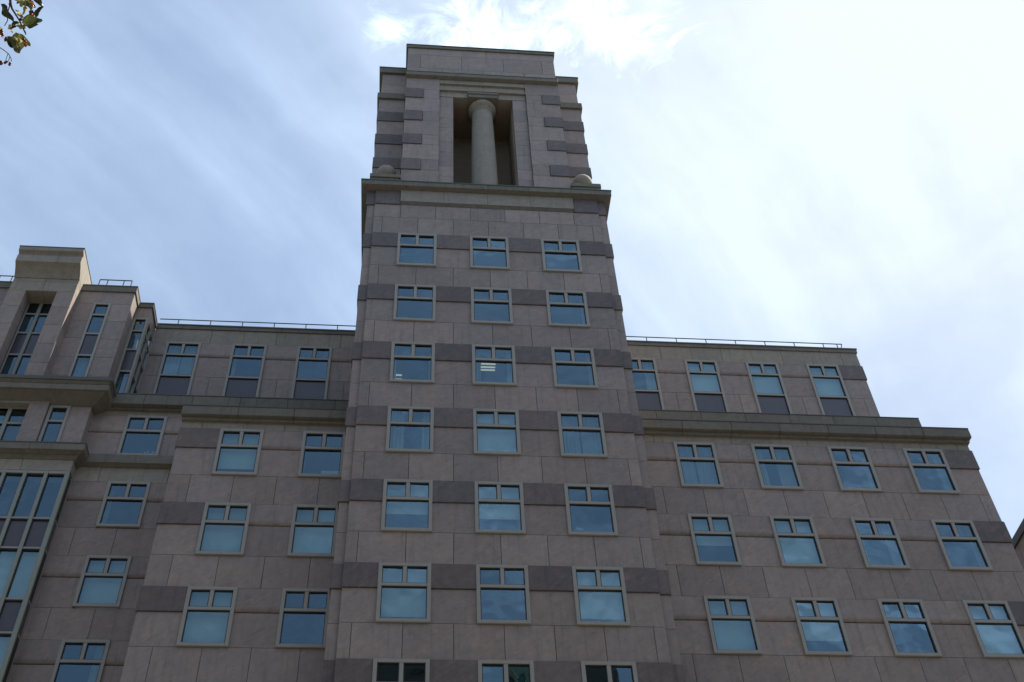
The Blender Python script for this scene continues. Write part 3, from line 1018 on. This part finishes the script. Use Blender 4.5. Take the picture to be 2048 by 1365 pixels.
# corner glazed bay: front and side
o = strip_window(-16.52, -15.84, 5.70, 0.06, -6.4, BARS, spans=(2,), label='corner window of the stepped bay', fw_=0.10, room=False)
cu = MB()
curtain_sheet(cu, -16.4, -16.05, 5.95, -6.0, -3.7)
cu.build('curtain', o, smooth=True)
sd = MB()
gls, spn = [], []
for (ya, yb_) in ((5.722, 5.80), (6.34, 6.44), (7.0, 7.08)):
    sd.box(-15.92, -15.80, ya, yb_, -6.4, 0.06, 'frame')
for (ya, yb_) in ((5.80, 6.34), (6.44, 7.0)):
    for z in [0.01]+BARS:
        sd.box(-15.90, -15.81, ya, yb_, z-0.05, z+0.05, 'frame')
    zz = [-0.04, -0.79, -0.89, -2.11, -2.21, -3.57, -3.67, -6.4]
    for j in range(0, 8, 2):
        if j == 4:
            q = MB()
            q.box(-15.93, -15.89, ya, yb_, zz[j+1], zz[j], 'spandrel')
            spn.append(q)
        else:
            q = MB()
            q.v = [(-15.90, ya, zz[j+1]), (-15.90, yb_, zz[j+1]), (-15.90, yb_, zz[j]), (-15.90, ya, zz[j])]
            q.f = [(0, 1, 2, 3)]
            q.m = [q.mi('glass')]
            gls.append(q)
s_o = sd.build('window', B, label='side window of the stepped corner bay')
for q in gls:
    q.build('pane', s_o)
for q in spn:
    q.build('spandrel_panel', s_o)
# lights of the pier
strip_window(-21.2, -19.8, 4.90, 0.0, -6.4, [-0.84, -2.16, -3.62], spans=(2,), mull=(-20.60,), key='frame', mkey='greenframe', fw_=0.07, label='pair of tall lights recessed between the piers')
# big cornice under it
W = MB()
bx0, bx1 = 2*BC-BX, BX
W.frust(bx0, bx1, 4.22, 6.0, -7.42, 0.06, -7.08, 0.62, 'cornice')
W.frust(bx0, bx1, 4.22, 6.0, -7.079, 0.70, -6.80, 0.72, 'cornice')
W.frust(bx0, bx1, 4.22, 6.0, -6.799, 0.60, -6.60, 0.76, 'cornice')
W.frust(bx0, bx1, 4.22, 6.0, -6.599, 0.80, -6.40, 0.80, 'roof')
W.build('cornice', B, label='heavy stepped cornice of the bay', bevel=0.012)
# storey between the two cornices
W = MB()
sl1 = (-18.24, -17.40)
for m_ in (False, True):
    def mm_(a, b):
        return mir(a, b) if m_ else (a, b)
    a, b = mm_(-18.28, BX)
    s0, s1 = mm_(*sl1)
    facade(W, 4.2, a, b, [(-7.30, -7.44, 'beige', (), ()), (-7.44, -9.84, 'light', (), ())], [(s0+0.02, s1-0.02, -9.9, -7.43)])
    xe = (BX-0.06, BX+0.003) if not m_ else (2*BC-BX-0.003, 2*BC-BX+0.06)
    W.box(xe[0], xe[1], 4.205, 4.7, -9.84, -7.44, 'light')
    a, b = mm_(-19.07, -18.28)
    W.box(a, b, 4.05, 4.5, -9.84, -7.46, 'light')
a, b = mir(-18.28, -18.28)[0], -18.28
W.box(a, b, 4.045, 4.5, -7.455, -7.12, 'beige')
W.box(-21.93, -19.07, 4.5, 4.6, -7.9, -7.3, 'joint')
W.build('bay_wall', B, label='bay wall between the two cornices')
for (a, b) in (sl1, mir(*sl1)):
    strip_window(a, b, 4.2, -7.44, -9.84, [-8.32], fw_=0.12)
strip_window(-21.93, -19.07, 4.36, -7.46, -9.84, [-8.36], fw_=0.08, mull=(-19.86, -20.5, -21.14), mkey='greenframe', label='row of lights recessed in the middle of the bay')
# lower cornice of the bay
W = MB()
W.frust(bx0, bx1, 4.22, 5.0, -10.46, 0.05, -10.28, 0.16, 'cornice')
W.frust(bx0, bx1, 4.22, 5.0, -10.279, 0.18, -10.20, 0.36, 'cornice')
W.box(bx0-0.38, bx1+0.38, 3.84, FY-0.23, -10.199, -9.86, 'cornice')
W.box(bx0-0.40, bx1+0.40, 3.82, FY-0.23, -9.859, -9.80, 'roof')
W.box(bx0, bx1, 4.17, 4.9, -11.04, -10.47, 'beige')
W.build('cornice', B, label='lower cornice and frieze above the glazed bay', bevel=0.012)
# curtain wall below
mx_ = [BX-0.085-0.805*i for i in range(int((BX-bx0)/0.805)+1)]
fr, sa = MB(), MB()
cwp = []
zt = -11.06
y_ = 4.2
zb_ = -34.0
for i, q in enumerate(mx_):
    wq = 0.085 if i == 0 else 0.068
    fr.box(q-wq, q+wq, y_-0.05, y_+0.06, zb_, zt, 'greenframe')
fr.box(mx_[-1], BX, y_-0.03, y_+0.055, zt-0.13, zt-0.002, 'frame')
z = -11.1
levels = []
while z > zb_+4:
    levels.append((z-0.10, z-2.30, 0))
    levels.append((z-2.38, z-3.72, 1))
    z -= 3.7
for (a, b, k) in levels:
    fr.box(mx_[-1], BX, y_-0.015, y_+0.05, b-0.08, b-0.002, 'frame')
for i in range(len(mx_)-1):
    xa, xb = mx_[i+1]+0.068, mx_[i]-(0.085 if i == 0 else 0.068)
    for (a, b, k) in levels:
        if k:
            q = MB()
            q.box(xa, xb, y_+0.06, y_+0.09, b, a, 'spandrel')
            cwp.append(('spandrel_panel', q))
        else:
            cwp.append(('pane', quad_pane(xa, xb, b, a, y_+0.08, random.uniform(-0.005, 0.005))))
        sa.box(xa+0.004, xb-0.004, y_+0.0, y_+0.13, a-0.04, a-0.003, 'sash')
        sa.box(xa+0.004, xa+0.025, y_+0.0, y_+0.13, b, a-0.04, 'sash')
# glazed return of the bay
sd = MB()
for (a, b, k) in levels:
    sd.box(BX-0.03, BX-0.012, y_+0.10, 4.62, b, a, 'sash' if not k else 'spandrel')
    fr.box(BX-0.08, BX-0.002, y_+0.062, 4.68, b-0.078, b-0.004, 'frame')
fr.box(BX-0.08, BX, 4.60, 4.69, zb_, zt, 'frame')
cw = fr.build('curtain_wall', B, label='glazed bay of tall panes between pale mullions')
for nm, q in cwp:
    q.build(nm, cw)
sa.build('sash', cw)
sd.build('side_pane', cw)
rm = MB()
for z in (-11.1, -14.8, -18.5, -22.2, -25.9, -29.6):
    rm.box(bx0+0.1, BX-0.1, 5.6, 5.65, z-3.7, z, 'room')
    rm.box(bx0+0.1, BX-0.1, y_+0.16, 5.6, z-3.72, z-2.38, 'room')
    if z < -14:
        rm.box(bx0+0.1, BX-0.1, y_+0.20, y_+0.21, z-2.3, z-0.1, 'blind')
rm.build('room', cw)
W = MB()
W.box(bx0, BX, 4.0, 5.7, GZ, zb_, 'light')
W.box(bx0, -5.7, 5.7, 7.0, GZ, -7.2, 'joint')
W.box(5.7, 19.2, 5.7, 13.0, GZ, -7.2, 'joint')
W.box(bx0, -5.7, 8.6, 13.0, GZ, 0.9, 'joint')
W.box(5.7, 19.3, 8.9, 12.9, -7.2, 0.9, 'joint')
W.box(-32, bx0, 4.9, 13, GZ, 0.9, 'light')
W.build('rear_wall', B)
W = MB()
W.box(bx0+2.6, -15.9, 5.75, 6.9, 0.9, 0.95, 'roof')
W.box(-15.6, -5.7, 7.3, 12.9, 0.95, 0.98, 'roof')
W.box(5.7, 19.4, 7.3, 12.9, 0.95, 0.98, 'roof')
W.build('roof', B)

# ---------------- roof railings


def railing(pts, posts, h, ends=(), label=None, back=None):
    W = MB()
    W.tube([Vector(p)+Vector((0, 0, h)) for p in pts], 0.030, key='rail', n=6)
    for q in posts:
        W.tube([Vector(q)+Vector((0, 0, -0.1)), Vector(q)+Vector((0, 0, h))], 0.024, key='rail', n=6)
    for a, b in ends:
        W.tube([a, b], 0.024, key='rail', n=6)
    W.build('roof_railing', B, label=label)


railing([(-15.9, 7.5, 1.28), (-5.4, 7.5, 1.28)], [(x, 7.5, 1.28) for x in rng(-14.97, 1.575, -5.4)], 0.89, label='roof railing left of the tower')
railing([(5.5, 7.5, 1.28), (19.12, 7.5, 1.28)], [(x, 7.5, 1.28) for x in rng(7.16, 1.562, 18.5)]+[(18.84, 7.5, 1.28)], 0.86,
        ends=[((19.12, 7.5, 2.14), (18.95, 7.9, 1.5))], label='roof railing right of the tower')
railing([(-18.5, 5.2, 1.28), (-16.98, 5.2, 1.28)], [(x, 5.2, 1.28) for x in (-18.5, -18.12, -17.35, -16.98)], 0.99, label='short roof railing above the narrow window')
railing([(-18.75, 5.4, 1.28), (-18.42, 5.4, 1.28)], [(-18.75, 5.4, 1.28), (-18.42, 5.4, 1.28)], 0.55, label='low stub of roof railing')
railing([(-25.0, 5.2, 1.28), (-22.1, 5.2, 1.28)], [(x, 5.2, 1.28) for x in (-24.2, -23.2, -22.62)], 0.99, label='roof railing left of the tall pier')

# ------------------------------------------------------------------ neighbour and opposite buildings
N = thing('neighbour_building', (34, 22, GZ), 'dark building edge rising behind the right end of the right wing', 'building')
W = MB()
zz = -8.4
while zz > GZ+2:
    for j in range(12):
        ya = 5.0+1.9*j
        W.box(25.95, 26.0, ya+GAP, ya+1.9-GAP, zz-1.8+GAP, zz-GAP, 'dark')
    zz -= 1.8
W.box(26.0, 42, 5.0, 40, GZ, -8.4, 'joint')
o = W.build('wall', N)
o.matrix_parent_inverse = Matrix.Translation(-N.location)
W = MB()
W.box(25.85, 42.2, 4.85, 40, -8.4, -8.0, 'sash')
o = W.build('coping', N)
o.matrix_parent_inverse = Matrix.Translation(-N.location)

OPP = [('opposite_building', -46, -22, 12.5, 'unseen flat roofed stone block across the street, raised to shade the left wing'),  # unseen far side of the street, blocks raised to shade the lower facade
       ('opposite_building', -21.6, 15, 10.4, 'tall stone building with a green copper roof across the street'),
       ('opposite_building', 15.4, 44, 7.0, 'stone block across the street beside the green roofed one'),
       ('opposite_building', 44.4, 90, 3.0, 'lower stone block at the far right end across the street'),
       ('opposite_building', -92, -46.4, 2.0, 'lower stone block at the far left end across the street')]
for idx, (nm, xa, xb, zt_, lab) in enumerate(OPP):
    O = thing(nm, ((xa+xb)/2, -59, GZ), lab, 'building', 'buildings across the street')
    W = MB()
    W.box(xa, xb, -66, -52, GZ, zt_, 'oppo')
    rows_ = int((zt_-GZ-5)/3.7)
    for r in range(rows_):
        for c in range(int((xb-xa-1.5)/3.4)):
            x = xa+1.2+c*3.4
            W.box(x, x+1.7, -52.0, -51.95, GZ+4+r*3.7, GZ+6.2+r*3.7, 'sash')
    W.box(xa, xb, -52.0, -51.6, zt_-0.5, zt_+0.1, 'cornice')
    o = W.build('wall', O)
    o.matrix_parent_inverse = Matrix.Translation(-O.location)
    if idx == 1:
        W = MB()
        W.hexa([(xa-0.3, -66.3, zt_+0.1), (xb+0.3, -66.3, zt_+0.1), (xb+0.3, -51.7, zt_+0.1), (xa-0.3, -51.7, zt_+0.1), (xa+2, -64, zt_+3.0), (xb-2, -64, zt_+3.0), (xb-2, -54, zt_+3.0), (xa+2, -54, zt_+3.0)], 'patina')
        for c in range(3):
            x = xa+7+c*11
            W.box(x-1.0, x+1.0, -54.2, -51.9, zt_+0.4, zt_+2.4, 'patina')
        o = W.build('roof', O)
        o.matrix_parent_inverse = Matrix.Translation(-O.location)

# ------------------------------------------------------------------ small things behind the glass
W = MB()
W.box(-6.52, -5.72, WY+0.20, WY+0.45, -13.38, -12.90, 'paper')
tag(W.build('cardboard_box'), 'white box leaning on the window sill just left of the tower', 'box')


def ray(px, py):
    return (r2*((px-1024)/F_PX) + u2*(-(py-682.5)/F_PX) + fw).normalized()


def at_y(px, py, y):
    d = ray(px, py)
    return CAM + d*((y-CAM.y)/d.y)


def at_d(px, py, dist):
    return CAM + ray(px, py)*dist


T = thing('potted_flowers', (-13.95, FY+0.4, -9.69), 'pale flowers standing on the sill of the recessed wall window', 'plant')
W = MB()
for i in range(26):
    a = random.uniform(0, math.pi)
    r = random.uniform(0.05, 0.26)
    c = Vector((-13.95+r*1.3*math.cos(a), FY+0.38+random.uniform(-0.08, 0.08), -9.52+r*math.sin(a)*1.1+0.18))
    rr = 0.05
    b_ = len(W.v)
    for k in range(6):
        t = k*math.pi/3
        W.v.append(tuple(c+Vector((rr*math.cos(t), random.uniform(-0.02, 0.02), rr*math.sin(t)))))
    W.f.append(tuple(range(b_, b_+6)))
    W.m.append(W.mi('paper'))
o = W.build('petals', T)
o.matrix_parent_inverse = Matrix.Translation(-T.location)
W = MB()
W.lathe([(0.07, -9.62), (0.10, -9.45), (0.11, -9.42)], -13.95, FY+0.38, 'cornice', 16)
o = W.build('pot', T)
o.matrix_parent_inverse = Matrix.Translation(-T.location)
T2 = thing('desk_lamp', (2.75, 0.4, -17.05), 'small white curved lamp in the third column window of the tower', 'lamp')
W = MB()
W.tube([(2.62, 0.36, -17.0), (2.62, 0.36, -16.72), (2.66, 0.36, -16.60), (2.76, 0.36, -16.55)], 0.025, key='paper')
W.tube([(2.72, 0.36, -16.56), (2.98, 0.36, -16.60)], 0.075, 0.05, key='paper', n=10)
o = W.build('lamp_arm', T2)
o.matrix_parent_inverse = Matrix.Translation(-T2.location)

# ------------------------------------------------------------------ the street tree whose twig hangs into the top left corner
TR = Vector((-8.2, -33.5, GZ))
T = thing('street_tree', TR, 'leafy street tree whose berried twig hangs into the top left corner', 'tree')


def attach(o):
    o.matrix_parent_inverse = Matrix.Translation(-T.location)


def inframe(p, marg=0):
    q = Vector(p)-CAM
    z = q.dot(fw)
    if z <= 0:
        return False
    x = 1024+F_PX*q.dot(r2)/z
    y = 682.5-F_PX*q.dot(u2)/z
    return -marg < x < 2048+marg and -marg < y < 1365+marg


W = MB()
trunk = [TR, TR+Vector((0.05, 0.1, 1.6)), TR+Vector((-0.05, 0.2, 3.2)), TR+Vector((0.1, 0.3, 4.8)), TR+Vector((0.0, 0.3, 6.6)), TR+Vector((-0.1, 0.5, 8.8))]
W.tube(trunk, 0.19, 0.05, 'bark', 12)
tips = []
for i in range(26):
    h = random.uniform(3.2, 8.4)
    a = random.uniform(0, 2*math.pi)
    L = random.uniform(1.2, 2.7)*(1.1-(h-3.2)/9)
    p0 = TR+Vector((0, 0.28, h))
    p1 = p0+Vector((math.cos(a)*L*0.5, math.sin(a)*L*0.5, L*0.30))
    p2 = p0+Vector((math.cos(a)*L, math.sin(a)*L, L*0.45))
    if inframe(p2, 250) or inframe(p1, 250):
        continue
    W.tube([p0, p1, p2], 0.05, 0.012, 'bark', 6)
    tips += [p1, p2, (p1+p2)/2]
HP0 = at_d(-420, -260, 6.6)
HP1 = at_d(-120, -150, 6.3)
HP2 = at_d(18, -40, 6.1)
W.tube([TR+Vector((0, 0.3, 5.2)), TR+Vector((0.6, 1.2, 6.0)), HP0, HP1, HP2], 0.045, 0.008, 'bark', 8)
o = W.build('trunk', T, smooth=True)
attach(o)


def leaf(W, base, direction, nrm, L, wd, curl=0.25, key='leaf'):
    d = Vector(direction).normalized()
    n_ = (Vector(nrm)-d*Vector(nrm).dot(d)).normalized()
    s_ = d.cross(n_)
    b_ = len(W.v)
    N_ = 8
    rows = []
    for i in range(N_+1):
        t = i/N_
        wv = wd*(math.sin(math.pi*min(1, t*0.96+0.02))**0.75)*(1-0.35*t)
        wv *= 1+0.10*math.sin(t*25)
        c = Vector(base)+d*L*t+n_*(-curl*L*t*t)
        for j in (-1, -0.5, 0, 0.5, 1):
            W.v.append(tuple(c+s_*wv*j+n_*(abs(j)**1.5*wv*0.45+0.01*math.sin(9*t+j*3))))
    for i in range(N_):
        for j in range(4):
            a = b_+i*5+j
            W.f.append((a, a+1, a+6, a+5))
            W.m.append(W.mi(key))


W = MB()
for tp in tips:
    for i in range(42):
        p = tp+Vector([random.gauss(0, 0.36) for _ in range(3)])
        if inframe(p, 140):
            continue
        dd = Vector((random.uniform(-1, 1), random.uniform(-1, 1), random.uniform(-1.2, 0.3)))
        s_ = dd.normalized().cross(Vector((random.random(), random.random(), 1))).normalized()*0.035
        dn = dd.normalized()*0.09
        b_ = len(W.v)
        W.v += [tuple(p), tuple(p+dn*0.5+s_), tuple(p+dn), tuple(p+dn*0.5-s_)]
        W.f.append((b_, b_+1, b_+2, b_+3))
        W.m.append(W.mi('leaf'))
o = W.build('crown', T)
attach(o)
# hand-placed twig, leaves and berries, 6 m from the camera
D = 6.0
tw = MB()


def path(pts, r=0.0028, r1=None):
    tw.tube([at_d(x, y, D+dd) for x, y, dd in pts], r, r1 or r*0.7, 'bark', 6)


tw.tube([HP2, at_d(21, 8, D), at_d(24, 18, D), at_d(38, 40, D), at_d(52, 70, D)], 0.007, 0.003, 'bark', 6)
path([(20, 10, 0), (15, 26, 0.02), (15, 42, 0.03), (9, 52, 0.03)])
path([(40, 42, 0), (45, 55, 0.0), (52, 66, 0.0)])
path([(-6, 92, 0), (8, 101, 0), (17, 108, 0), (22, 117, 0), (23, 124, 0)], 0.0024)
path([(16, 108, 0), (13, 116, 0), (11, 123, 0)], 0.0018)
path([(20, 113, 0), (17, 122, 0), (14, 126, 0)], 0.0018)
path([(60, -10, 0), (62, 10, 0), (60, 30, 0), (42, 42, 0)], 0.003)
o = tw.build('twig', T)
attach(o)
LV = [  # base px, tip px, half width px, curl, depth offset, kind
    ((5, 8), (21, 41), 8, 0.2, 0.0, 'leaf_dark'), ((45, 42), (88, 18), 6, 0.2, 0.05, 'leaf_dark'),
    ((44, 46), (80, 37), 9, 0.3, -0.05, 'leaf'), ((46, 50), (72, 52), 5, 0.2, 0.02, 'leaf_dark'),
    ((31, 66), (40, 106), 15, 0.2, 0.0, 'leaf'), ((14, 74), (38, 98), 9, 0.2, 0.02, 'leaf_dark'), ((36, 68), (58, 92), 7, 0.35, 0.08, 'leaf'),
    ((31, 68), (38, 92), 5, 0.15, -0.03, 'leaf_sunlit'), ((39, 70), (40, 92), 2.5, 0.1, -0.05, 'leaf_sunlit'),
    ((36, 44), (22, 48), 3, 0.3, 0.0, 'leaf_dark'), ((36, -6), (46, 13), 6, 0.3, 0.0, 'leaf_sunlit'), ((42, -6), (56, 16), 6, 0.3, 0.03, 'leaf'),
    ((66, -8), (85, 11), 6, 0.25, 0.05, 'leaf_dark'), ((56, -6), (62, 20), 5, 0.4, -0.04, 'leaf'), ((50, 12), (50, 26), 3, 0.3, -0.04, 'leaf_sunlit'),
    ((58, 22), (68, 34), 4, 0.2, 0.03, 'leaf_red'), ((50, 82), (52, 94), 4, 0.2, -0.04, 'leaf_red'), ((60, 0), (66, 12), 4, 0.2, -0.06, 'leaf_red'), ((14, 74), (9, 84), 3, 0.2, 0, 'leaf_red'),
    ((-6, 60), (7, 76), 4, 0.2, 0, 'leaf_red'), ((30, -6), (38, 6), 5, 0.2, 0.05, 'leaf'),
    ((-6, 52), (6, 66), 4, 0.2, 0, 'leaf_sunlit'), ((32, 20), (45, 36), 3.5, 0.1, 0.03, 'leaf_sunlit'), ((34, 50), (50, 58), 3.5, 0.2, -0.02, 'leaf_sunlit'),
    ((27, 50), (16, 57), 3.5, 0.2, 0.0, 'leaf_sunlit'), ((34, 52), (22, 56), 2.5, 0.2, 0.0, 'leaf_dark'), ((22, 58), (26, 66), 2.5, 0.1, 0.0, 'leaf_sunlit')]
for (b0, t0, hw, cu_, do, key) in LV:
    lf = MB()
    p0, p1 = at_d(b0[0], b0[1], D+do), at_d(t0[0], t0[1], D+do+random.uniform(-0.03, 0.03))
    nv = -ray(40, 40)+Vector([random.uniform(-0.7, 0.7) for _ in range(3)])
    leaf(lf, p0, p1-p0, nv, (p1-p0).length*1.06, hw*1.15*D/F_PX, cu_, key)
    o = lf.build('leaf', T, smooth=True)
    attach(o)
BR = [(42, 39, 3.0), (20, 9, 2.6), (3, 62, 3.2), (5, 70, 2.8), (1, 126, 4.5), (10, 126, 2.6), (13, 124, 2.4), (20, 127, 2.6), (19, 130, 2.4), (65, 24, 3.0), (62, 29, 2.6), (69, 13, 2.8), (47, 79, 2.6), (50, 84, 2.6), (11, 81, 2.4)]
for (x, y, r) in BR:
    bb = MB()
    c = at_d(x, y, D)
    R_ = r*D/F_PX
    n = 8
    bb.lathe([(max(1e-4, R_*math.sin(math.pi*i/n)), c.z-R_*math.cos(math.pi*i/n)) for i in range(n+1)], c.x, c.y, 'berry', 10)
    o = bb.build('berry', T, smooth=True)
    attach(o)

# ------------------------------------------------------------------ render settings
sc.render.engine = 'CYCLES'
sc.cycles.max_bounces = 8
sc.cycles.transparent_max_bounces = 12
sc.cycles.sample_clamp_indirect = 6
bpy.context.view_layer.update()
